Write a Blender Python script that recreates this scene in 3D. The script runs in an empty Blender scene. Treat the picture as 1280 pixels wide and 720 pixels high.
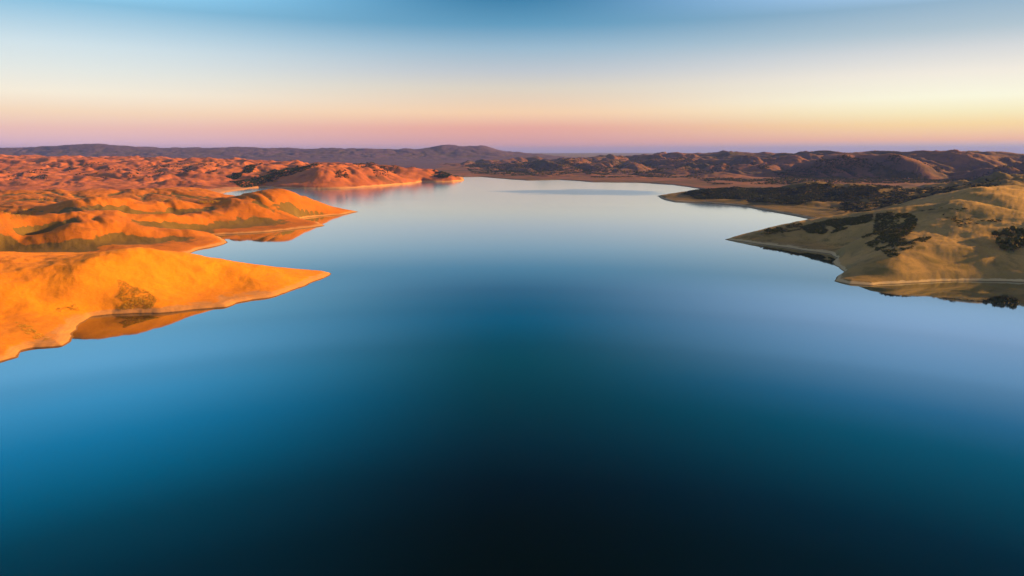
import bpy, math, random
import numpy as np

# ------------------------------------------------------------------ basics
scn = bpy.context.scene
COL = scn.collection
R = math.radians
rng = np.random.default_rng(7)
H = 150.0                      # flying height above the lake
PITCH = R(11.25)
FPX = 865.0                    # focal length in photo pixels (1280 wide)
SUN_AZ, SUN_EL = R(78), R(13.5)
EXPO = 1.75
UP = 1.0 / 2 ** EXPO

world = bpy.data.worlds.new('World'); scn.world = world; world.use_nodes = True

def tag(o, label=None, cat=None, kind=None, group=None):
    if label: o['label'] = label
    if cat: o['category'] = cat
    if kind: o['kind'] = kind
    if group: o['group'] = group
    return o

def make_mesh(name, co, faces, mat, smooth=True, parent=None, attrs=None):
    """co (N,3), faces list of (M,k) index arrays"""
    me = bpy.data.meshes.new(name)
    co = np.asarray(co, dtype=np.float32)
    me.vertices.add(len(co)); me.vertices.foreach_set('co', co.ravel())
    if not isinstance(faces, (list, tuple)): faces = [faces]
    loops = np.concatenate([f.ravel() for f in faces]).astype(np.int32)
    counts = np.concatenate([np.full(len(f), f.shape[1]) for f in faces]).astype(np.int32)
    starts = np.concatenate([[0], np.cumsum(counts)[:-1]]).astype(np.int32)
    me.loops.add(len(loops)); me.loops.foreach_set('vertex_index', loops)
    me.polygons.add(len(counts))
    me.polygons.foreach_set('loop_start', starts)
    me.polygons.foreach_set('loop_total', counts)
    me.polygons.foreach_set('use_smooth', np.full(len(counts), smooth))
    me.update(calc_edges=True)
    if attrs:
        for k, v in attrs.items():
            a = me.attributes.new(k, 'FLOAT', 'POINT')
            a.data.foreach_set('value', np.asarray(v, dtype=np.float32))
    if mat: me.materials.append(mat)
    o = bpy.data.objects.new(name, me); COL.objects.link(o)
    if parent: o.parent = parent
    return o

# ------------------------------------------------------------------ noise
_perm = rng.permutation(512).astype(np.int64)
_ang = rng.uniform(0, 2 * np.pi, 512)
_gx, _gy = np.cos(_ang), np.sin(_ang)
def perlin(x, y):
    xi = np.floor(x).astype(np.int64); yi = np.floor(y).astype(np.int64)
    xf = x - xi; yf = y - yi
    u = xf ** 3 * (xf * (xf * 6 - 15) + 10); v = yf ** 3 * (yf * (yf * 6 - 15) + 10)
    def g(ix, iy, dx, dy):
        h = _perm[(_perm[ix & 511] + iy) & 511]
        return _gx[h] * dx + _gy[h] * dy
    a = g(xi, yi, xf, yf); b = g(xi + 1, yi, xf - 1, yf)
    c = g(xi, yi + 1, xf, yf - 1); d = g(xi + 1, yi + 1, xf - 1, yf - 1)
    return ((a + u * (b - a)) + v * ((c + u * (d - c)) - (a + u * (b - a)))) * 1.4
def fbm(x, y, L, octv=4, gain=0.5):
    s = 0; a = 1; t = 0
    for i in range(octv):
        s = s + a * perlin(x / L + 17.3 * i, y / L - 9.1 * i); t += a; a *= gain; L *= 0.5
    return s / t
def billow(x, y, L, octv=4, gain=0.46):
    wx = x + 0.35 * L * perlin(x / L / 1.3 + 5.2, y / L / 1.3 + 1.7)
    wy = y + 0.35 * L * perlin(x / L / 1.3 - 8.2, y / L / 1.3 + 11.7)
    s = 0; a = 1; t = 0
    for i in range(octv):
        n = perlin(wx / L + 31.7 * i, wy / L + 3.3 * i)
        s = s + a * np.sqrt(n * n + 0.0016) ; t += a; a *= gain; L *= 0.47
    return s / t            # 0 in the gullies, about .6 on the rounded tops

# ------------------------------------------------------------------ measuring the photograph
def ray(x, y):
    u = (x - 640) / FPX; v = (360 - y) / FPX
    return (u, math.cos(PITCH) + v * math.sin(PITCH), -math.sin(PITCH) + v * math.cos(PITCH))
def ground(x, y):
    d = ray(x, y); t = H / -d[2]
    return (d[0] * t, d[1] * t)
def at_depth(x, y, Y):
    """point on the sight line whose forward distance is Y (values up to 300: whose height above the lake is Y)"""
    d = ray(x, y)
    t = (Y - H) / d[2] if Y <= 300 else Y / d[1]; Y = d[1] * t
    return (d[0] * t, Y, H + d[2] * t)

# ------------------------------------------------------------------ land masses
class Land:
    def __init__(s, shore, ctrl, bounds, amp, L, seed, beach=4.0, tilt=0.03, soft=0.14, res=1.0, fill=0.004, aniso=None, gk=1.0, calm=0.0, octv=4, dens=0, nug=3e-3):
        s.poly = np.array([ground(*p) for p in shore])
        s.amp, s.L, s.seed, s.beach, s.tilt = amp, L, seed, beach, tilt
        s.bounds, s.res, s.fill, s.aniso, s.gk, s.calm, s.octv = bounds, res, fill, aniso, gk, calm, octv
        if dens:                                                    # skyline given first: fill it in every few pixels
            line = ctrl[:dens]; fill_pts = []
            for (a0, b0, e0), (a1, b1, e1) in zip(line, line[1:]):
                n = max(1, int((a1 - a0) / 11))
                fill_pts += [(a0 + (a1 - a0) * q / n, b0 + (b1 - b0) * q / n, e0 + (e1 - e0) * q / n) for q in range(n)]
            ctrl = fill_pts + list(ctrl[dens - 1:])
        c = np.array([at_depth(*p) for p in ctrl]); s.zmax = np.percentile(c[:, 2], 90)
        # shoreline samples at height 0
        P = s.poly; Q = np.roll(P, -1, 0); pts = []
        per = np.linalg.norm(Q - P, axis=1); step = max(per.sum() / 260, 1)
        for a, b, l in zip(P, Q, per):
            n = max(1, int(l / step))
            for k in range(n): pts.append(a + (b - a) * k / n)
        pts = np.array(pts)
        X = np.vstack([pts, c[:, :2]]); Z = np.concatenate([np.zeros(len(pts)), c[:, 2]])
        s.c0 = soft * math.sqrt(abs(0.5 * np.sum(P[:, 0] * Q[:, 1] - P[:, 1] * Q[:, 0])))
        K = s.kern(((X[:, None] - X[None]) ** 2).sum(-1))
        s.w = np.linalg.solve(K + nug * np.eye(len(X)), Z); s.X = X
    def kern(s, r2):
        q = np.sqrt(r2) / s.c0
        return (1 + q) * np.exp(-q)                               # Matern, smooth and bounded
    def dist(s, x, y):
        P = s.poly; Q = np.roll(P, -1, 0)
        best = np.full(x.shape, 1e18); ins = np.zeros(x.shape, bool)
        for a, b in zip(P, Q):
            ex, ey = b - a; l2 = ex * ex + ey * ey + 1e-9
            t = np.clip(((x - a[0]) * ex + (y - a[1]) * ey) / l2, 0, 1)
            best = np.minimum(best, (x - a[0] - t * ex) ** 2 + (y - a[1] - t * ey) ** 2)
            if a[1] != b[1]:
                cr = ((a[1] > y) != (b[1] > y)) & (x < (b[0] - a[0]) * (y - a[1]) / (b[1] - a[1]) + a[0])
                ins ^= cr
        d = np.sqrt(best)
        return np.where(ins, d, -d)
    def height(s, x, y):
        x = np.asarray(x, float); y = np.asarray(y, float)
        sc = s.L
        jit = 0.05 * sc * fbm(x + s.seed, y, sc * 0.28, 4)          # ragged shoreline
        d = s.dist(x, y) + jit
        rb = np.zeros(x.shape)
        for (cx, cy), w in zip(s.X, s.w):
            rb += w * s.kern((x - cx) ** 2 + (y - cy) ** 2)
        rb = np.maximum(rb, 0)
        bx, by = x, y
        if s.aniso:                                                 # spurs and gullies run one way
            ax, ay, st = s.aniso
            bx = (x * ax + y * ay) / st; by = -x * ay + y * ax
        b = billow(bx + s.seed * 3.1, by - s.seed, sc, s.octv) - 0.42
        f = fbm(x - s.seed, y + 2 * s.seed, sc * 0.22, 4)
        rise = 1 - np.exp(-np.maximum(d, 0) / (0.35 * sc))
        amp = s.amp * (1 - s.calm * np.clip(rb / s.zmax, 0, 1) ** 3)
        amp = amp * (0.3 + 0.7 * np.clip(rb / (0.32 * s.zmax), 0, 1))
        h = rb * (1 + 0.9 * amp * b) + sc * 0.24 * amp * b * rise + sc * 0.022 * f * rise
        lo = s.beach * (1 - np.exp(-np.maximum(d, 0) / (s.beach * 3.0))) + s.tilt * d
        k = 6.0
        inside = np.maximum(h, lo) + k * 0.25 * np.maximum(0, 1 - np.abs(h - lo) / k) ** 2
        t = np.clip(d / (s.beach * 4), 0, 1)
        inside = lo * (1 - t) + inside * t
        return np.where(d > 0, inside, np.maximum(0.35 * d, -8)), d
    def build(s, name, mat, label, cat):
        x0, x1, y0, y1 = s.bounds
        u = np.arange(x0, x1, 1.25 * s.res) ; u = (u - 640) / FPX / math.cos(PITCH)
        Ys = [y0]
        while Ys[-1] < y1:
            Y = Ys[-1]
            Ys.append(Y + s.res * min(Y * Y / (H * FPX) * 0.8, 4 + Y * s.fill))
        Ys = np.array(Ys)
        X = u[None, :] * Ys[:, None]; Y = np.repeat(Ys[:, None], len(u), 1)
        Z, d = s.height(X, Y)
        n, m = X.shape
        # concavity: gully floors hold scrub, on L3 also painted shade
        lap = np.zeros_like(Z); r = 5
        lap[r:-r, r:-r] = (Z[2*r:, r:-r] + Z[:-2*r, r:-r] + Z[r:-r, 2*r:] + Z[r:-r, :-2*r] - 4 * Z[r:-r, r:-r])
        q = np.percentile(lap[d > 20], 97) if (d > 20).any() else 1
        gully = s.gk * np.clip(lap / max(q, 1e-3), 0, 1.5) * np.clip(d / (0.2 * s.L), 0, 1)
        idx = np.arange(n * m).reshape(n, m)
        F = np.stack([idx[:-1, :-1], idx[:-1, 1:], idx[1:, 1:], idx[1:, :-1]], -1).reshape(-1, 4)
        keep = (d.ravel()[F] > -30).any(1)
        F = F[keep]
        used = np.zeros(n * m, bool); used[F.ravel()] = True
        remap = np.cumsum(used) - 1
        co = np.stack([X, Y, Z], -1).reshape(-1, 3)[used]
        o = make_mesh(name, co, remap[F], mat, attrs={'gully': gully.ravel()[used]})
        s.obj = o
        print(name, len(co), 'verts', 'zmax', co[:, 2].max(), 'c0', s.c0)
        return tag(o, label, cat, 'structure')
    def z(s, x, y):
        return s.height(np.array([x], float), np.array([y], float))[0][0]
    def hit(s, px, py, y0, y1):
        """first point of this land on the sight line through a photo pixel"""
        Y = np.concatenate([np.arange(y0, y1, (y1 - y0) / 700)])
        d = ray(px, py)
        X = Y * d[0] / d[1]; Z = H + Y * d[2] / d[1]
        g = s.height(X, Y)[0]
        k = np.argmax(g >= Z)
        if g[k] < Z[k]: k = int(np.argmin(Z - g))
        return X[k], Y[k]
    def patch(s, pix, y0, y1):
        return np.array([s.hit(a, b, y0, y1) for a, b in pix])

def in_poly(x, y, P):
    ins = np.zeros(x.shape, bool); Q = np.roll(P, -1, 0)
    for a, b in zip(P, Q):
        if a[1] != b[1]:
            ins ^= ((a[1] > y) != (b[1] > y)) & (x < (b[0] - a[0]) * (y - a[1]) / (b[1] - a[1]) + a[0])
    return ins

# ------------------------------------------------------------------ materials
class NT:
    def __init__(s, nt): s.nt = nt
    def n(s, t, **kw):
        nd = s.nt.nodes.new(t)
        for k, v in kw.items(): setattr(nd, k, v)
        return nd
    def l(s, a, b): s.nt.links.new(a, b)
    def val(s, sock, v):
        if hasattr(v, 'is_linked') or isinstance(v, bpy.types.NodeSocket): s.l(v, sock)
        else: sock.default_value = v
    def math(s, op, a, b=0.0, clamp=False):
        m = s.n('ShaderNodeMath', operation=op, use_clamp=clamp)
        s.val(m.inputs[0], a); s.val(m.inputs[1], b); return m.outputs[0]
    def mix(s, fac, a, b):
        m = s.n('ShaderNodeMix', data_type='RGBA')
        s.val(m.inputs[0], fac)
        s.val(m.inputs[6], a if not isinstance(a, tuple) else (*a, 1)[:4])
        s.val(m.inputs[7], b if not isinstance(b, tuple) else (*b, 1)[:4])
        return m.outputs[2]
    def noise(s, vec, scale, detail=4, rough=0.55, dist=0.0):
        t = s.n('ShaderNodeTexNoise'); t.inputs['Scale'].default_value = scale
        t.inputs['Detail'].default_value = detail; t.inputs['Roughness'].default_value = rough
        t.inputs['Distortion'].default_value = dist
        if vec is not None: s.l(vec, t.inputs['Vector'])
        return t.outputs['Fac']
    def ramp(s, fac, stops, interp='LINEAR'):
        r = s.n('ShaderNodeValToRGB'); r.color_ramp.interpolation = interp
        el = r.color_ramp.elements
        while len(el) < len(stops): el.new(0.5)
        for e, (p, c) in zip(el, stops):
            e.position = p; e.color = (*c, 1) if len(c) == 3 else c
        s.l(fac, r.inputs['Fac']); return r.outputs['Color']
    def maprange(s, v, a, b, c=0.0, d=1.0, smooth=True):
        m = s.n('ShaderNodeMapRange', interpolation_type='SMOOTHSTEP' if smooth else 'LINEAR')
        s.val(m.inputs['Value'], v)
        for k, x in zip(('From Min', 'From Max', 'To Min', 'To Max'), (a, b, c, d)): m.inputs[k].default_value = x
        return m.outputs['Result']

def new_mat(name):
    m = bpy.data.materials.new(name); m.use_nodes = True
    m.node_tree.nodes.clear(); return m, NT(m.node_tree)

def hill_material(name, grass_a, grass_b, soil, scrub, unit, scrub_shade_amt=0.5, beach_z=5.0,
                  beach=(0.40, 0.30, 0.20), patch_amt=0.35):
    m, t = new_mat(name)
    geo = t.n('ShaderNodeNewGeometry'); pos = geo.outputs['Position']
    sep = t.n('ShaderNodeSeparateXYZ'); t.l(pos, sep.inputs[0])
    nor = t.n('ShaderNodeSeparateXYZ'); t.l(geo.outputs['Normal'], nor.inputs[0])
    big = t.noise(pos, 1 / (unit * 0.9), 3, 0.5)
    mid = t.noise(pos, 1 / (unit * 0.16), 5, 0.6, 0.6)
    fine = t.noise(pos, 1 / (unit * 0.02), 4, 0.65)
    c = t.mix(t.maprange(big, 0.36, 0.64), grass_a, grass_b)
    c = t.mix(t.math('MULTIPLY', t.maprange(mid, 0.46, 0.72), 0.75), c, soil)
    # sparse tussocks and bare ground
    c = t.mix(t.math('MULTIPLY', t.maprange(fine, 0.48, 0.7), 0.5), c, soil)
    # steep ground is bare
    c = t.mix(t.math('MULTIPLY', t.maprange(nor.outputs[2], 0.93, 0.80), 0.55), c, soil)
    # gully tone with broken edges: scrub, plus shade painted into the L3 folds
    at = t.n('ShaderNodeAttribute', attribute_name='gully')
    g = t.math('ADD', at.outputs['Fac'], t.math('MULTIPLY', t.math('SUBTRACT', mid, 0.5), 1.6))
    g = t.math('ADD', g, t.math('MULTIPLY', t.math('SUBTRACT', fine, 0.5), 0.6))
    g = t.maprange(g, 0.35, 0.85)
    sp = t.math('MULTIPLY', t.maprange(t.math('ADD', t.math('MULTIPLY', big, 0.6), t.math('MULTIPLY', mid, 0.4)), 0.54, 0.62), patch_amt)
    c = t.mix(t.math('MULTIPLY', t.math('MAXIMUM', g, sp), scrub_shade_amt), c, scrub)
    # drawdown ring: bare sediment below the old waterline, banded
    zz = t.math('ADD', sep.outputs[2], t.math('MULTIPLY', t.math('SUBTRACT', mid, 0.5), beach_z * 1.5))
    ring = t.maprange(zz, beach_z, beach_z * 0.72)
    band = t.n('ShaderNodeTexWave', wave_type='BANDS', bands_direction='Z')
    band.inputs['Scale'].default_value = 0.35; band.inputs['Distortion'].default_value = 1.2
    t.l(pos, band.inputs['Vector'])
    bc = t.mix(t.math('MULTIPLY', band.outputs['Fac'], 0.25), beach, tuple(v * 0.62 for v in beach))
    c = t.mix(ring, c, bc)
    wet = t.maprange(sep.outputs[2], 0.9, 0.35)
    c = t.mix(t.math('MULTIPLY', wet, 0.75), c, (0.05, 0.035, 0.022))
    bump = t.n('ShaderNodeBump'); bump.inputs['Strength'].default_value = 0.35
    bump.inputs['Distance'].default_value = unit * 0.006
    hb = t.math('ADD', t.math('MULTIPLY', mid, 2.5), fine)
    t.l(hb, bump.inputs['Height'])
    p = t.n('ShaderNodeBsdfPrincipled'); t.l(c, p.inputs['Base Color'])
    p.inputs['Roughness'].default_value = 0.95; p.inputs['Specular IOR Level'].default_value = 0.1
    t.l(bump.outputs[0], p.inputs['Normal'])
    out = t.n('ShaderNodeOutputMaterial'); t.l(p.outputs[0], out.inputs['Surface'])
    return m

M_A = hill_material('golden grass near', (0.58, 0.24, 0.012), (0.53, 0.20, 0.010), (0.44, 0.165, 0.015), (0.10, 0.075, 0.025), 160, 0.35, 4.2, (0.43, 0.225, 0.085), 0.0)
M_L = hill_material('golden grass mid', (0.43, 0.155, 0.012), (0.35, 0.118, 0.011), (0.25, 0.09, 0.014), (0.10, 0.082, 0.028), 240, 0.92, 3.4, (0.40, 0.22, 0.10), 0.35)  # scrub tone also paints the shaded slopes into the colour
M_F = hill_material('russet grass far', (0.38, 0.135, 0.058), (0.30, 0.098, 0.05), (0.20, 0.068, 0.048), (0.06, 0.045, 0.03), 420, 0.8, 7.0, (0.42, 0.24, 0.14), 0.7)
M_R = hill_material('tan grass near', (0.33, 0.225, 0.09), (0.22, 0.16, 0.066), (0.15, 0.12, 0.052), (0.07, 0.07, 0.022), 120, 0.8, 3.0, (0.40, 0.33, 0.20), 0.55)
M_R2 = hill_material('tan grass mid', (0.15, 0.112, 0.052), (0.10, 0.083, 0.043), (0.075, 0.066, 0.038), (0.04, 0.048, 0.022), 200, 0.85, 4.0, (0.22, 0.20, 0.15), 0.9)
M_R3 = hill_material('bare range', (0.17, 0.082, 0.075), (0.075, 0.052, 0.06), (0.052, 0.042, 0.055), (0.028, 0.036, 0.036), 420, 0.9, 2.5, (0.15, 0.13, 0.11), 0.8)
M_P = hill_material('far range', (0.075, 0.055, 0.14), (0.06, 0.047, 0.12), (0.045, 0.04, 0.09), (0.06, 0.05, 0.06), 900, 0.7, 2.0, (0.28, 0.2, 0.16), 0.6)  # purple base: distance haze partly painted into the range's own colour
M_PL = hill_material('valley floor', (0.12, 0.10, 0.08), (0.09, 0.085, 0.075), (0.08, 0.07, 0.06), (0.05, 0.055, 0.045), 1500, 0.5, 0.1, (0.28, 0.2, 0.14), 0.6)

# ------------------------------------------------------------------ land: shorelines and ridges read off the photograph
A = Land(
    shore=[(-420, 560), (-120, 482), (0, 452), (20, 447), (28, 439), (40, 436), (80, 434), (88, 429), (92, 419), (101, 404), (114, 396.5), (140, 393.5), (200, 391.5),
           (240, 388), (285, 384.5), (296, 379), (334, 372.5), (346, 370), (382, 357), (404, 348), (417, 341.5), (408, 339.5), (380, 339), (320, 334), (262, 327),
           (225, 322), (150, 314), (60, 312), (-420, 318)],
    ctrl=[(400, 339.5, 848), (380, 337.5, 858), (350, 334, 850), (320, 330.5, 835), (290, 326.5, 822), (260, 322.5, 780), (232, 318, 772), (210, 313.5, 765), (180, 310.3, 745), (160, 309.3, 738),
          (140, 313, 742), (120, 317, 44), (100, 320, 41.5), (60, 322.5, 39.5), (30, 323, 39), (0, 319, 41), (-60, 314, 43), (-200, 320, 42), (-350, 335, 40),
          (0, 365, 24), (60, 360, 23), (100, 355, 25), (110, 335, 36), (50, 340, 34), (50, 388, 10), (0, 395, 10), (-100, 350, 38), (-150, 400, 28), (-250, 420, 30), (-60, 420, 9), (-200, 370, 36), (-70, 385, 20), (150, 372, 646), (150, 345, 680), (220, 360, 695), (290, 355, 735), (330, 350, 750), (110, 385, 630), (60, 412, 560), (180, 380, 638), (0, 420, 525)],
    bounds=(-330, 430, 330, 1050), gk=0.15, amp=0.07, L=120, seed=3, beach=2.6, tilt=0.02, soft=0.14)
L3 = Land(
    shore=[(-420, 330), (60, 327), (200, 322), (231, 319), (250, 312), (272, 308), (286, 303), (276, 297), (262, 294.5), (283, 293), (300, 292.5), (330, 291), (362, 287.5), (395, 284), (406, 282),
           (398, 278), (380, 275.5), (376, 273), (396, 270.8), (430, 268.2), (447, 264.8), (430, 262.5), (392, 259), (350, 251), (318, 247.5), (286, 247), (279, 242),
           (200, 239), (-420, 237)],
    ctrl=[(440, 263.7, 3), (430, 261.3, 8), (400, 257, 22), (375, 251.5, 36), (350, 247.3, 46), (320, 244.2, 52), (295, 247.5, 48), (270, 252, 40),
          (300, 268, 22), (340, 266, 22), (375, 265, 15), (320, 280, 6), (360, 278, 6), (290, 282, 8),
          (240, 234, 40), (200, 240, 36), (160, 240, 36), (100, 237, 42), (40, 240, 40), (0, 238, 42), (-150, 236, 45), (-300, 238, 45),
          (50, 270, 46), (0, 267, 50), (90, 276, 40), (20, 272, 46), (20, 283, 34), (60, 285, 31), (100, 293, 24), (140, 303, 9), (15, 288, 18), (45, 303, 6), (85, 317, 2),
          (0, 287, 33), (25, 298, 20), (55, 310, 8), (0, 312, 5), (30, 318, 2), (-60, 285, 40), (-120, 270, 45), (-280, 280, 45),
          (100, 255, 54), (140, 270, 41), (180, 285, 25), (215, 297, 10), (170, 250, 54), (210, 266, 38), (250, 285, 17), (275, 298, 5), (150, 257, 36), (190, 275, 20), (225, 290, 8),
          (215, 250, 47), (250, 262, 35), (285, 285, 12), (225, 267, 24), (255, 283, 11), (150, 306, 9), (190, 311, 7), (215, 309, 6), (265, 299, 6), (0, 252, 42), (50, 253, 44)],
    bounds=(-330, 460, 880, 2250), amp=0.28, L=90, octv=3, gk=2.0, aniso=(0.69, -0.72, 2.6), seed=11, beach=3.5, tilt=0.012, soft=0.075)  # strong gully tone: scrub plus painted shade in the folds
L4 = Land(
    shore=[(-420, 243), (150, 243), (240, 244), (277, 243), (283, 240.5), (303, 237.5), (330, 234), (339, 235.4), (380, 236.3), (425, 236.6), (470, 233.2), (500, 230.8), (522, 229), (528, 227), (545, 227.6), (566, 227.2),
           (580, 225.8), (579, 222), (560, 218.5), (500, 213), (400, 208), (250, 204), (-420, 203)],
    ctrl=[(575, 221, 3380), (555, 214.5, 3450), (530, 211.5, 3550), (510, 207, 3700), (470, 205, 3800), (430, 205.5, 3900), (400, 203.5, 4000), (350, 202, 4100), (300, 199, 4300), (270, 197.5, 4500), (200, 196.5, 4700),
          (150, 195.5, 4800), (100, 196, 4800), (60, 195, 4900), (0, 194, 4900), (-150, 193, 4800), (-300, 195, 4600),
          (400, 211.5, 2950), (370, 222, 2850), (430, 216, 2960), (460, 207.5, 3300), (500, 215, 3200), (480, 222, 3050), (330, 216, 3300), (300, 226, 2900), (280, 210, 3500), (240, 225, 2900), (200, 222, 3000), (150, 227, 2800), (240, 205, 3900),
          (100, 212, 3500), (60, 228, 2750), (40, 209, 3600), (0, 226, 2850), (0, 208, 3700), (150, 208, 3700), (200, 207, 3800), (320, 206, 3800), (-150, 224, 2800), (-150, 208, 3600)],
    bounds=(-330, 600, 2250, 5900), amp=0.6, L=190, octv=3, calm=0.5, aniso=(0.6, -0.8, 1.5), seed=23, beach=4.0, tilt=0.008, soft=0.09, fill=0.003)
P = Land(
    shore=[(-420, 206), (0, 207), (300, 208.5), (480, 212), (560, 214), (640, 210), (700, 203.5), (735, 201.5), (755, 199.5), (730, 196.5), (600, 195.5), (-420, 195)],
    ctrl=[(-200, 186, 11180), (-100, 183, 11180), (0, 184.5, 11180), (30, 186, 11310), (60, 183, 11180), (100, 180, 11050), (125, 179.2, 11050), (150, 182, 11180), (200, 184, 11180), (270, 184.3, 11440), (300, 183, 11440), (350, 185, 11440), (420, 185, 11570), (500, 186, 11570), (530, 186, 11700),
          (532, 185.6, 11700), (540, 183, 11700), (547, 182.6, 11700), (556, 180.9, 11700), (566, 180.9, 11700), (574, 182.2, 11700), (590, 182.4, 11700), (605, 181.9, 11700), (613, 184.3, 11700), (622, 187.2, 11700), (650, 190.2, 11700), (680, 192.6, 11700), (700, 195, 11700), (550, 194, 10660), (450, 192, 10400), (300, 190, 10400), (150, 188, 10270), (50, 190, 10270)],
    bounds=(-330, 790, 5000, 16500), amp=0.4, L=420, calm=0.8, seed=41, beach=3.0, tilt=0.002, nug=2e-4, dens=28, soft=0.045, fill=0.004, res=1.2)
R3 = Land(
    shore=[(556, 221.5), (600, 221), (640, 224.2), (660, 225.6), (700, 224.8), (715, 225.5), (740, 227.6), (800, 228.3), (840, 231), (880, 236.5), (1000, 237), (1300, 238), (1720, 240),
           (1720, 198.5), (1280, 198.5), (900, 198.5), (600, 201), (540, 205), (540, 212)],
    ctrl=[(565, 207, 6450), (600, 201.5, 6900), (640, 201.5, 6900), (660, 198.5, 7200), (700, 196.5, 7350), (730, 195.3, 7350), (760, 194.3, 7350), (800, 192.5, 7400), (860, 190.6, 7200), (905, 188.8, 6700),
          (940, 190.8, 6200), (970, 191.3, 5900), (990, 193.6, 5700), (1010, 193, 5500), (1025, 192, 5400), (1060, 191.8, 5300), (1080, 193.6, 5300), (1120, 193, 5200), (1150, 191.6, 5200), (1165, 189.8, 5200), (1185, 191.4, 5200),
          (1200, 194.6, 5300), (1240, 195.6, 5300), (1280, 196, 5300), (1400, 195, 5300), (1600, 197, 5200),
          (900, 226, 7), (1000, 227, 8), (1100, 226, 10), (1200, 223, 14), (800, 222, 8), (1300, 221, 16), (1500, 220, 20), (620, 217, 10),
          (750, 217, 16), (850, 215, 24), (680, 214, 18), (620, 210, 22), (630, 206, 40),
          (900, 217, 24), (1000, 218, 26), (1100, 218, 30), (1200, 217, 32),
          (700, 203, 62), (800, 201, 72), (870, 203, 66), (920, 206, 62), (970, 207, 64), (1020, 208, 66), (1070, 208, 68), (1120, 208, 70), (1170, 208, 70), (1220, 209, 68), (1280, 209, 66), (1450, 209, 66),
          (960, 198, 98), (1050, 199, 100), (1150, 199, 104), (1250, 201, 95)],
    bounds=(525, 1610, 2500, 10500), amp=1.1, L=280, calm=0.6, aniso=(0.2, -0.98, 2.0), seed=57, beach=3.5, tilt=0.006, nug=4e-4, dens=26, soft=0.06, fill=0.003)
R2 = Land(
    shore=[(821, 245), (830, 249.5), (842, 252.3), (880, 253.6), (922, 257), (962, 264), (1000, 271), (1014, 274.8), (1040, 279), (1100, 281), (1720, 290), (1720, 233), (1300, 235), (1000, 236.6), (890, 236.6), (850, 240.5)],
    ctrl=[(830, 244.2, 2250), (860, 240, 2330), (885, 235, 2380), (900, 233.7, 2400), (930, 233.6, 2400), (960, 235, 2400), (990, 235.6, 2420), (1003, 230.5, 2380), (1012, 228.3, 2370), (1025, 228.5, 2370), (1040, 233.5, 2380), (1060, 232.2, 2350), (1100, 234.5, 2300), (1160, 235.5, 2200), (1185, 229.5, 2250), (1215, 224.5, 2200), (1245, 219.5, 2150), (1280, 217.5, 2100), (1400, 212, 2000), (1600, 214, 1900),
          (900, 247.5, 2050), (960, 254, 1880), (1010, 262, 1700), (1060, 258, 1700), (1120, 250, 1750), (1180, 243, 1800), (1230, 233, 1800), (1100, 262, 1550), (960, 243, 2150)],
    bounds=(812, 1610, 1330, 2750), amp=0.5, L=170, octv=3, seed=71, beach=3.5, tilt=0.012, soft=0.14)
R1 = Land(
    shore=[(906, 299.3), (922, 301.5), (940, 304), (985, 310), (1010, 314), (1038, 317.5), (1045, 322), (1040, 330.5), (1056, 339.5), (1046, 345.5), (1042, 351.5), (1060, 356), (1092, 357), (1120, 355.2), (1160, 353), (1200, 351), (1280, 352.5), (1400, 355), (1800, 372),
           (1800, 268), (1300, 268), (1100, 272), (1034, 276.5), (1014, 277), (1000, 279), (984, 281.3), (952, 287.5), (926, 293.8)],
    ctrl=[(922, 297, 1140), (940, 292, 1170), (965, 285.5, 1190), (990, 279.5, 1200), (1010, 274.5, 1200), (1040, 269, 1200), (1065, 266.5, 1200), (1095, 264.3, 1200), (1130, 260.5, 62), (1155, 256, 70), (1175, 251.5, 75), (1200, 247, 79), (1240, 238.5, 84), (1280, 231, 87), (1330, 229, 85), (1420, 240, 74), (1600, 256, 60),
          (1010, 300, 1000), (1060, 296, 980), (1095, 290, 980), (1060, 325, 850), (1120, 312, 850), (1120, 283, 1030), (1160, 276, 1050), (1165, 294, 915), (1190, 288, 920), (1220, 282.5, 930), (1250, 278.5, 930), (1280, 276, 925), (1340, 278, 880), (1500, 292, 850), (1200, 315, 840), (1280, 310, 850), (1130, 335, 795), (1200, 335, 788), (1280, 333, 790), (1220, 265, 56), (1250, 256, 65), (1280, 250, 71), (1400, 330, 780)],
    bounds=(896, 1660, 560, 1480), gk=0.3, amp=0.10, L=90, seed=83, beach=2.6, tilt=0.02, soft=0.14)

A.build('headland', M_A, 'near golden grass headland with a smooth rounded top, tapering to a point in the water', 'headland')
L3.build('hills', M_L, 'folded orange hills with shaded slopes, behind the near golden headland', 'hills')
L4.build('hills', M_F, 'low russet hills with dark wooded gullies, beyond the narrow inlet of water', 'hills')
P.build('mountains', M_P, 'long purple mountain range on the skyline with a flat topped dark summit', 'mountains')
R3.build('mountains', M_R3, 'brown eroded range with small sunlit scars across the far shore', 'mountains')
R2.build('headland', M_R2, 'dark wooded low headland with a pale bank, in front of the brown range', 'headland')
R1.build('headland', M_R, 'near tan grass headland with dark oak groves and a notched shoreline', 'headland')

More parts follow.
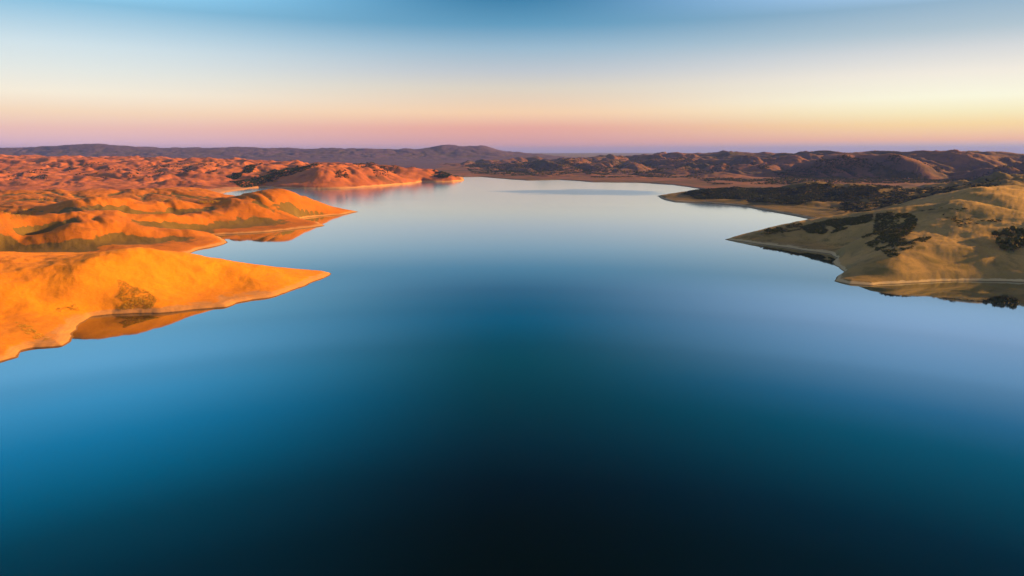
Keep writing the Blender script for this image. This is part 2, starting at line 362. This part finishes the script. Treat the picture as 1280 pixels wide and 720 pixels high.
# valley floor: ring of ground beyond the lake, out to the horizon
def ring(name, r0, r1, z, mat, nseg=256, nr=24):
    rr = r0 * (r1 / r0) ** (np.arange(nr + 1) / nr) if r0 > 0 else np.concatenate([[0.0], 20 * (r1 / 20) ** (np.arange(nr) / (nr - 1))])
    a = np.arange(nseg) * 2 * np.pi / nseg
    X = rr[:, None] * np.cos(a); Y = rr[:, None] * np.sin(a)
    co = np.stack([X, Y, np.full_like(X, z)], -1).reshape(-1, 3)
    i = np.arange(nr + 1)[:, None] * nseg; j = np.arange(nseg)[None]; k = (j + 1) % nseg
    F = np.stack([i[:-1] + j, i[1:] + j, i[1:] + k, i[:-1] + k], -1).reshape(-1, 4)
    return make_mesh(name, co, F, mat, smooth=False)
g = ring('ground', 8000, 42000, 1.2, M_PL)
tag(g, 'hazy flat valley floor running to the horizon beyond the hills', 'ground', 'structure')

# ------------------------------------------------------------------ water
def water_material():
    m, t = new_mat('lake water')
    geo = t.n('ShaderNodeNewGeometry'); pos = geo.outputs['Position']
    # wind-ruffled band of water off the far shore, and faint streaks elsewhere
    mp = t.n('ShaderNodeMapping'); t.l(pos, mp.inputs['Vector'])
    cx, cy = ground(722, 240.2)
    mp.inputs['Location'].default_value = (-cx / 290, -cy / 180, 0)
    mp.inputs['Scale'].default_value = (1 / 290, 1 / 180, 1)
    gr = t.n('ShaderNodeVectorMath', operation='LENGTH'); t.l(mp.outputs[0], gr.inputs[0])
    mpn = t.n('ShaderNodeMapping'); t.l(pos, mpn.inputs['Vector']); mpn.inputs['Scale'].default_value = (1 / 300, 1 / 160, 1)
    pn = t.noise(mpn.outputs[0], 1.0, 4, 0.55, 0.5)
    ruff = t.maprange(t.math('ADD', gr.outputs['Value'], t.math('MULTIPLY', t.math('SUBTRACT', pn, 0.5), 1.5)), 1.15, 0.6)
    mp2 = t.n('ShaderNodeMapping'); t.l(pos, mp2.inputs['Vector']); mp2.inputs['Scale'].default_value = (1 / 700, 1 / 420, 1)
    streak = t.math('MULTIPLY', t.maprange(t.noise(mp2.outputs[0], 1.0, 5, 0.6, 0.8), 0.5, 0.75), 0.12)
    ruff = t.math('ADD', ruff, streak, True)
    # small ripples
    mp3 = t.n('ShaderNodeMapping'); t.l(pos, mp3.inputs['Vector']); mp3.inputs['Scale'].default_value = (0.5, 0.9, 1)
    rip = t.noise(mp3.outputs[0], 0.35, 3, 0.55)
    b = t.n('ShaderNodeBump'); b.inputs['Distance'].default_value = 0.05; b.inputs['Strength'].default_value = 0.06
    t.l(rip, b.inputs['Height'])
    # tilt of the ruffled facets: widen the reflection
    sy = t.n('ShaderNodeSeparateXYZ'); t.l(pos, sy.inputs[0])
    far = t.maprange(t.math('ADD', sy.outputs[1], t.math('MULTIPLY', t.math('SUBTRACT', pn, 0.5), 500)), 1100, 2400)
    rough = t.math('ADD', t.math('ADD', t.math('MULTIPLY', ruff, 0.06), 0.03), t.math('MULTIPLY', far, 0.10))
    lw = t.n('ShaderNodeLayerWeight'); lw.inputs['Blend'].default_value = 0.5
    dep = [(0, .99), (3, .93), (5, .85), (8, .73), (10, .65), (11, .59), (12, .47), (13, .35), (16, .22), (20, .18), (25, .14), (34, .10), (55, .06), (90, .03)]
    stops = sorted((1 - math.sin(R(d)), (v, v, v)) for d, v in dep)
    fr = t.ramp(lw.outputs['Facing'], stops)
    fr = t.math('MULTIPLY', fr, t.math('SUBTRACT', 1.0, t.math('MULTIPLY', ruff, 0.12)))
    gl = t.n('ShaderNodeBsdfGlossy'); t.l(t.mix(ruff, (0.90, 0.98, 1), (0.76, 0.90, 1.0)), gl.inputs['Color'])
    t.l(rough, gl.inputs['Roughness']); t.l(b.outputs[0], gl.inputs['Normal'])
    df = t.n('ShaderNodeBsdfDiffuse'); df.inputs['Color'].default_value = (0.0, 0.004, 0.007, 1)
    mx = t.n('ShaderNodeMixShader'); t.l(fr, mx.inputs[0]); t.l(df.outputs[0], mx.inputs[1]); t.l(gl.outputs[0], mx.inputs[2])
    out = t.n('ShaderNodeOutputMaterial'); t.l(mx.outputs[0], out.inputs['Surface'])
    return m
w = ring('water', 0, 8300, 0.0, water_material(), 192, 20)
tag(w, 'calm deep blue lake mirroring the pale evening sky', 'lake', 'structure')

# ------------------------------------------------------------------ woods
def leafy(nf, seed, size=0.17, cut=0.0):
    """one unit-size oak crown: nf leaf sprays through an uneven dome (base at z=0, about 1 wide and .85 high)"""
    r = np.random.default_rng(seed)
    lob = r.normal(size=(6, 3)); lob[:, 2] = np.abs(lob[:, 2]) * 0.5
    lob = lob / np.linalg.norm(lob, axis=1)[:, None] * 0.26 * r.uniform(0.7, 1.15, (6, 1)); lob[:, 2] += 0.40
    rad = r.uniform(0.2, 0.31, 6)
    k = r.integers(0, 6, nf)
    v = r.normal(size=(nf, 3)); v /= np.linalg.norm(v, axis=1)[:, None]
    c = lob[k] + v * (rad[k] * r.uniform(0.72, 1.05, nf))[:, None]
    c[:, 2] = np.maximum(c[:, 2], 0.10)
    n = v + 0.55 * r.normal(size=(nf, 3)); n /= np.linalg.norm(n, axis=1)[:, None]
    a = np.cross(n, [0.3, 0.2, 0.9]); a /= np.linalg.norm(a, axis=1)[:, None]; b = np.cross(n, a)
    s = (size * r.uniform(0.6, 1.3, nf))[:, None]
    q = np.stack([c - a * s * .5 - b * s * .35, c + a * s * .5 - b * s * .5, c + a * s * .35 + b * s * .5, c - a * s * .5 + b * s * .4], 1)
    return q.reshape(-1, 3), np.arange(nf * 4).reshape(nf, 4)
def lump(seed):
    """low crown for trees only a pixel or two across"""
    r = np.random.default_rng(seed); nu, nv = 7, 4
    co = [(0, 0, 0.9 * r.uniform(.9, 1.1))]
    for j in range(1, nv + 1):
        for i in range(nu):
            th = j / nv * math.pi * 0.62; ph = (i + 0.5 * (j % 2)) / nu * 2 * math.pi
            q = 0.5 * r.uniform(0.75, 1.2)
            co.append((q * math.sin(th) * math.cos(ph) * 1.05, q * math.sin(th) * math.sin(ph) * 1.05, 0.42 + q * math.cos(th)))
    T = [(0, 1 + i, 1 + (i + 1) % nu, 1 + (i + 1) % nu) for i in range(nu)]
    Q = [(1 + j * nu + i, 1 + (j + 1) * nu + i, 1 + (j + 1) * nu + (i + 1) % nu, 1 + j * nu + (i + 1) % nu) for j in range(nv - 1) for i in range(nu)]
    return np.array(co), np.array([t[:3] for t in T]), np.array(Q)

def leaf_material(name, a, b, unit):
    m, t = new_mat(name)
    geo = t.n('ShaderNodeNewGeometry')
    n1 = t.noise(geo.outputs['Position'], 1 / unit, 3, 0.6)
    c = t.mix(t.maprange(n1, 0.35, 0.65), a, b)
    c = t.mix(t.math('MULTIPLY', geo.outputs['Random Per Island'], 0.5), c, tuple(v * 1.7 for v in a))
    p = t.n('ShaderNodeBsdfPrincipled'); t.l(c, p.inputs['Base Color'])
    p.inputs['Roughness'].default_value = 0.8; p.inputs['Specular IOR Level'].default_value = 0.2
    out = t.n('ShaderNodeOutputMaterial'); t.l(p.outputs[0], out.inputs['Surface'])
    return m
M_OAK = leaf_material('oak leaves', (0.070, 0.064, 0.020), (0.042, 0.044, 0.017), 12)
M_WOOD = leaf_material('far wood leaves', (0.005, 0.027, 0.025), (0.004, 0.022, 0.022), 40)
M_SCRUB = leaf_material('olive scrub', (0.42, 0.26, 0.03), (0.32, 0.21, 0.026), 14)
m_, t_ = new_mat('bark')
p_ = t_.n('ShaderNodeBsdfPrincipled'); g_ = t_.n('ShaderNodeNewGeometry')
t_.l(t_.mix(t_.noise(g_.outputs['Position'], 1.5, 4), (0.07, 0.05, 0.035), (0.14, 0.11, 0.08)), p_.inputs['Base Color'])
p_.inputs['Roughness'].default_value = 0.95
o_ = t_.n('ShaderNodeOutputMaterial'); t_.l(p_.outputs[0], o_.inputs['Surface'])
M_BARK = m_

def scatter(land, pix, y0, y1, n, clump=40.0, seed=1, thresh=-0.15):
    """points inside a patch of a hillside, denser in clumps"""
    Pg = land.patch(pix, y0, y1)
    r = np.random.default_rng(seed)
    lo, hi = Pg.min(0), Pg.max(0)
    out = []
    for _ in range(40):
        q = r.uniform(lo, hi, (n * 3, 2))
        ok = in_poly(q[:, 0], q[:, 1], Pg) & (fbm(q[:, 0] + seed * 91, q[:, 1], clump, 3) > thresh)
        out.append(q[ok])
        if sum(map(len, out)) > n: break
    q = np.concatenate(out)[:n]
    if not len(q): return np.zeros((0, 3))
    z, d = land.height(q[:, 0], q[:, 1])
    k = d > 6
    return np.column_stack([q, z])[k]
def wood(name, pts, smin, smax, mat, label, cat, detail=0, seed=5, squash=1.0):
    r = np.random.default_rng(seed); V = []; T = []; Q = []; off = 0
    protos = [leafy(detail, 100 + i, 0.2) for i in range(6)] if detail else [lump(200 + i) for i in range(8)]
    for p in pts:
        s = r.uniform(smin, smax); a = r.uniform(0, 2 * math.pi); pr = protos[r.integers(len(protos))]
        c = pr[0] * np.array([s, s, s * squash * r.uniform(0.8, 1.15)])
        ca, sa = math.cos(a), math.sin(a)
        c = np.column_stack([c[:, 0] * ca - c[:, 1] * sa, c[:, 0] * sa + c[:, 1] * ca, c[:, 2]]) + p - np.array([0, 0, 0.08 * s])
        V.append(c)
        if detail: Q.append(pr[1] + off)
        else: T.append(pr[1] + off); Q.append(pr[2] + off)
        off += len(c)
    if not V: print('EMPTY', name, label); return None
    F = ([np.concatenate(T)] if T else []) + [np.concatenate(Q)]
    o = make_mesh(name, np.concatenate(V), F, mat, smooth=not detail)
    return tag(o, label, cat, 'stuff')

# near left headland: triangle of olive scrub above the bay
pts = scatter(A, [(147, 350), (152, 349), (165, 358), (185, 364), (197, 374), (193, 384), (178, 389), (150, 389), (158, 378), (146, 372), (150, 365)], 500, 800, 1500, 10, 2, -0.35)
pts = np.concatenate([pts, scatter(A, [(18, 402), (40, 408), (62, 424), (52, 428), (30, 416)], 440, 700, 260, 8, 15, -0.1), scatter(A, [(70, 386), (95, 380), (100, 388), (80, 394)], 480, 720, 140, 8, 16, 0.0)])
wood('scrub', pts, 1.0, 2.4, M_SCRUB, 'olive scrub patches low on the slope of the near golden headland', 'scrub', 20, 3, 0.4)

# right near headland: dense oak wood and thinner scrub
pts = np.concatenate([
    scatter(R1, [(1096, 268), (1140, 268), (1148, 276), (1140, 290), (1120, 302), (1100, 298), (1092, 285)], 800, 1300, 1500, 20, 4, -0.25),
    scatter(R1, [(1000, 284), (1040, 274), (1090, 268), (1090, 276), (1060, 286), (1040, 292), (1010, 292)], 900, 1300, 1300, 24, 5, -0.22),
    scatter(R1, [(1075, 300), (1100, 290), (1135, 300), (1165, 296), (1150, 308), (1120, 316), (1130, 328), (1110, 322), (1090, 310)], 750, 1100, 520, 22, 6, -0.05),
    scatter(R1, [(960, 286), (1000, 279), (1010, 284), (980, 292), (950, 294)], 900, 1300, 220, 20, 8, -0.1),
    scatter(R1, [(1150, 262), (1230, 268), (1260, 276), (1200, 284), (1160, 276)], 800, 1300, 60, 25, 9, 0.1)])
wood('oak_wood', pts, 2.5, 6.0, M_OAK, 'dark oak wood filling the gullies of the near tan headland', 'wood', 44, 6, 0.62)
pts = np.concatenate([
    scatter(R2, [(852, 243), (885, 236), (905, 234), (960, 235), (995, 236), (1008, 229), (1025, 229), (1045, 234), (1100, 236), (1090, 243), (1060, 250), (1000, 256), (960, 254), (920, 249), (870, 249)], 1500, 2700, 9000, 70, 11, -0.6),
    scatter(R2, [(1060, 234), (1150, 236), (1200, 234), (1190, 246), (1120, 256), (1070, 262), (1050, 256)], 1400, 2700, 3000, 60, 12, -0.1),
    scatter(R2, [(1030, 262), (1100, 252), (1200, 240), (1250, 232), (1240, 246), (1150, 258), (1060, 268)], 1330, 2700, 900, 60, 14, 0.0),
    scatter(R2, [(1190, 232), (1240, 224), (1250, 230), (1200, 240)], 1400, 2700, 120, 60, 13, 0.0)])
wood('oak_wood', pts, 6, 11, M_WOOD, 'blue green wood covering the low headland below the brown range', 'wood', 26, 7, 0.6)
pts = np.concatenate([
    scatter(R3, [(580, 206), (640, 203), (690, 202), (740, 214), (700, 220), (640, 220), (590, 217)], 2700, 9500, 5200, 160, 21, -0.1),
    scatter(R3, [(690, 200), (800, 196), (880, 200), (930, 215), (860, 224), (740, 222)], 2700, 9500, 4800, 170, 22, 0.05),
    scatter(R3, [(870, 224), (1000, 220), (1280, 214), (1280, 228), (1000, 231), (890, 231)], 2700, 9500, 3000, 220, 24, -0.15),
    scatter(R3, [(930, 205), (1100, 205), (1250, 205), (1250, 222), (1000, 226)], 2700, 9500, 2200, 300, 23, 0.1)])
wood('wood', pts, 9, 15, M_WOOD, 'scattered dark wood on the slopes of the brown far range', 'wood', 17, 8, 0.65)
pts = np.concatenate([
    scatter(L4, [(286, 227), (300, 226), (330, 219), (372, 207), (400, 206), (385, 212), (350, 222), (325, 232), (305, 235)], 2400, 4500, 4200, 120, 31, -0.3),
    scatter(L4, [(283, 222), (312, 207), (328, 204), (318, 212), (296, 224)], 2400, 4500, 1500, 120, 32, -0.3),
    scatter(L4, [(530, 212), (560, 215), (578, 221), (560, 223), (530, 220)], 2400, 4500, 900, 120, 33, -0.2),
    scatter(L4, [(417, 214), (432, 213), (436, 223), (420, 224)], 2400, 4500, 120, 120, 34, -0.4),
    scatter(L4, [(465, 214), (485, 213), (485, 221), (468, 221)], 2400, 4500, 110, 120, 35, -0.4),
    scatter(L4, [(380, 203), (520, 207), (530, 211), (450, 209)], 2400, 4500, 700, 140, 36, 0.05),
    scatter(L4, [(10, 214), (60, 212), (60, 226), (10, 230)], 2400, 4500, 160, 90, 37, 0.2),
    scatter(L4, [(70, 205), (130, 204), (170, 222), (100, 222)], 2400, 4800, 260, 90, 38, 0.2),
    scatter(L4, [(170, 203), (280, 203), (270, 216), (170, 220)], 2400, 4800, 420, 90, 39, 0.2)])
wood('wood', pts, 5.5, 10, M_WOOD, 'dark teal wood in the gullies of the low russet hills', 'wood', 26, 9, 0.7)
pts = np.concatenate([
    scatter(L3, [(200, 248), (228, 247), (226, 251), (205, 254)], 1100, 2100, 90, 60, 41, -0.5),
    scatter(L3, [(245, 252), (278, 250), (270, 254), (250, 255)], 1100, 2100, 90, 60, 42, -0.5),
    scatter(L3, [(46, 248), (66, 246), (64, 251), (48, 252)], 1100, 2100, 50, 60, 43, -0.4),
    scatter(L3, [(0, 266), (22, 261), (50, 262), (30, 270), (0, 277)], 1000, 1800, 150, 60, 44, -0.4),
    scatter(L3, [(0, 272), (22, 268), (40, 272), (20, 277)], 950, 1500, 60, 30, 46, -0.2)])
wood('scrub', pts, 2.5, 5.5, M_SCRUB, 'dark green scrub in the hollows of the folded orange hills', 'scrub', 24, 10, 0.5)

# grove of separate oaks on the open slope of the near right headland
def oak_tree(loc, s, seed):
    e = bpy.data.objects.new('oak_tree', None); COL.objects.link(e); e.location = loc
    q, f = leafy(260, seed, 0.13)
    make_mesh('crown', q * s + np.array([0, 0, 0.14 * s]), f, M_OAK, smooth=False, parent=e)
    r = np.random.default_rng(seed); co = []; fc = []
    def limb(p0, p1, r0, r1):
        p0 = np.array(p0, float); p1 = np.array(p1, float); b = len(co)
        for p, rr in ((p0, r0), ((p0 + p1) / 2 + r.normal(size=3) * 0.01 * s, (r0 + r1) / 2), (p1, r1)):
            for k in range(7):
                a = k / 7 * 2 * math.pi; co.append(p + [rr * math.cos(a), rr * math.sin(a), 0])
        for j in range(2):
            for k in range(7): fc.append((b + j * 7 + k, b + j * 7 + (k + 1) % 7, b + (j + 1) * 7 + (k + 1) % 7, b + (j + 1) * 7 + k))
    limb((0, 0, -0.08 * s), (0.01 * s, 0, 0.26 * s), 0.040 * s, 0.028 * s)
    for k in range(4):
        a = k * 1.6 + r.uniform(0, 1)
        limb((0.01 * s, 0, 0.24 * s), (0.24 * s * math.cos(a), 0.24 * s * math.sin(a), 0.55 * s), 0.02 * s, 0.008 * s)
    make_mesh('trunk', np.array(co), np.array(fc), M_BARK, parent=e)
    return e
protos = []
gp = scatter(R1, [(1241, 296), (1262, 290), (1282, 293), (1284, 308), (1262, 318), (1248, 311)], 680, 1000, 64, 12, 51, -0.9)
oak_label = 'dark round oak crowded into the small grove on the open tan slope'
for i, p in enumerate(gp):
    if i < 4:
        e = oak_tree(p, 6.3 + 0.7 * i, 300 + i); protos.append(e)
    else:
        src = protos[i % 4]; e = src.copy(); COL.objects.link(e); e.location = p
        for ch in src.children:
            c = ch.copy(); COL.objects.link(c); c.parent = e
        e.scale = (1 + 0.25 * math.sin(i * 2.3),) * 3
    e.rotation_euler = (0, 0, i * 2.4)
    tag(e, oak_label, 'tree', None, 'oaks of the small grove on the tan slope')

# ------------------------------------------------------------------ air
def haze():
    m, t = new_mat('air')
    v = t.n('ShaderNodeVolumePrincipled')
    v.inputs['Color'].default_value = (0.20, 0.33, 1.0, 1)
    v.inputs['Density'].default_value = 2.1e-5
    v.inputs['Anisotropy'].default_value = 0.0
    out = t.n('ShaderNodeOutputMaterial'); t.l(v.outputs[0], out.inputs['Volume'])
    s, z0, z1 = 44000, -12.0, 330.0
    co = [(x, y, z) for z in (z0, z1) for y in (-s, s) for x in (-s, s)]
    F = np.array([(0, 2, 3, 1), (4, 5, 7, 6), (0, 1, 5, 4), (1, 3, 7, 5), (3, 2, 6, 7), (2, 0, 4, 6)])
    o = make_mesh('haze', co, F, m, smooth=False)
    tag(o, 'thin lavender evening haze softening the distant ranges', 'haze', 'stuff')
haze()

# ------------------------------------------------------------------ sky and sun
def lin(c):
    return tuple((v / 12.92 if v < 0.04045 else ((v + 0.055) / 1.055) ** 2.4) * UP for v in (x / 255 for x in c))
t = NT(world.node_tree); world.node_tree.nodes.clear()
tc = t.n('ShaderNodeTexCoord'); sp = t.n('ShaderNodeSeparateXYZ'); t.l(tc.outputs['Generated'], sp.inputs[0])
el = t.math('MULTIPLY', t.math('ARCSINE', sp.outputs[2]), 180 / math.pi / 90)      # elevation, 0..1 = 0..90 degrees
el = t.math('POWER', t.math('MAXIMUM', el, 0.0), 0.5)                               # finer near the horizon
az = t.math('MULTIPLY', t.math('ARCTAN2', sp.outputs[0], sp.outputs[1]), 180 / math.pi)
def sky(stops, side=1.0):
    gain = lambda d: float(np.interp(d, [11.4, 12.3, 13, 14, 16, 20, 25, 34], [1.0, 1.2, 1.5, 1.75, 2.0, 1.95, 2.0, 2.0]))
    return t.ramp(el, [((d / 90) ** 0.5, tuple(v * gain(d) * (side if 10.5 < d < 24 else 1) for v in lin(c))) for d, c in stops])
SL = sky([(0, (205, 165, 195)), (.5, (225, 185, 200)), (1.5, (240, 195, 185)), (2.6, (250, 220, 190)), (3.9, (250, 240, 220)), (5.4, (230, 235, 230)), (7, (210, 228, 235)), (9.7, (140, 195, 225)),
          (12, (140, 205, 240)), (15, (120, 200, 250)), (17.5, (80, 190, 250)), (20, (30, 168, 230)), (23, (0, 140, 190)), (26, (0, 112, 150)), (30, (0, 75, 105)), (36, (5, 45, 70)), (46, (112, 92, 76)), (90, (140, 116, 95))], 1.28)
SC = sky([(0, (165, 148, 180)), (.45, (214, 163, 168)), (1.8, (236, 174, 160)), (3, (250, 212, 175)), (4.9, (222, 213, 198)), (6.1, (195, 202, 208)), (7.9, (155, 187, 208)), (9.6, (98, 157, 192)), (11.4, (64, 131, 172)),
          (13.9, (8, 118, 160)), (17.2, (0, 106, 131)), (20.4, (0, 90, 115)), (24, (0, 65, 92)), (27, (0, 36, 62)), (30, (0, 17, 36)), (35, (1, 1, 8)), (46, (105, 86, 72)), (90, (140, 116, 95))])
SR = sky([(0, (175, 165, 195)), (.3, (200, 182, 196)), (.75, (248, 192, 164)), (1.8, (255, 222, 165)), (2.6, (253, 240, 195)), (3.6, (255, 252, 225)), (5.2, (245, 238, 225)), (6.7, (216, 219, 220)), (8, (178, 198, 210)), (9.7, (150, 182, 205)),
          (12.7, (160, 196, 238)), (15.5, (125, 178, 225)), (18.2, (58, 142, 194)), (20.5, (6, 120, 158)), (23.5, (0, 96, 128)), (26.6, (0, 70, 102)), (30, (0, 48, 72)), (36, (5, 28, 45)), (46, (112, 92, 76)), (90, (140, 116, 95))], 1.22)
c = t.mix(t.maprange(az, -34, 0), SL, SC)
c = t.mix(t.maprange(az, 0, 34), c, SR)
nis = t.n('ShaderNodeTexSky', sky_type='NISHITA'); nis.sun_disc = False
nis.sun_elevation = SUN_EL; nis.sun_rotation = SUN_AZ; nis.dust_density = 1.5
b1 = t.n('ShaderNodeBackground'); t.l(c, b1.inputs['Color']); b1.inputs['Strength'].default_value = 1.0
b2 = t.n('ShaderNodeBackground'); t.l(nis.outputs[0], b2.inputs['Color']); b2.inputs['Strength'].default_value = 0.05
mx = t.n('ShaderNodeMixShader'); mx.inputs[0].default_value = 0.004
t.l(b1.outputs[0], mx.inputs[1]); t.l(b2.outputs[0], mx.inputs[2])
wo = t.n('ShaderNodeOutputWorld'); t.l(mx.outputs[0], wo.inputs['Surface'])

sd = bpy.data.lights.new('sun', 'SUN'); sd.energy = 5.0; sd.angle = R(0.5); sd.color = (1.0, 0.475, 0.10)
so = bpy.data.objects.new('sun', sd); COL.objects.link(so)
from mathutils import Vector
dirv = Vector((math.sin(SUN_AZ) * math.cos(SUN_EL), math.cos(SUN_AZ) * math.cos(SUN_EL), math.sin(SUN_EL)))
so.rotation_euler = dirv.to_track_quat('Z', 'Y').to_euler(); so.location = dirv * 3000

# ------------------------------------------------------------------ camera and output
cd = bpy.data.cameras.new('camera'); cam = bpy.data.objects.new('camera', cd); COL.objects.link(cam)
cam.location = (0, 0, H); cam.rotation_euler = (R(90) - PITCH, 0, 0)
cd.sensor_width = 36; cd.lens = 36 * FPX / 1280; cd.clip_start = 1; cd.clip_end = 200000
scn.camera = cam
scn.view_settings.view_transform = 'Standard'; scn.view_settings.look = 'None'
scn.view_settings.exposure = EXPO; scn.view_settings.gamma = 1; scn.view_settings.use_curve_mapping = False
scn.cycles.use_denoising = True
scn.cycles.volume_bounces = 1
scn.cycles.max_bounces = 6
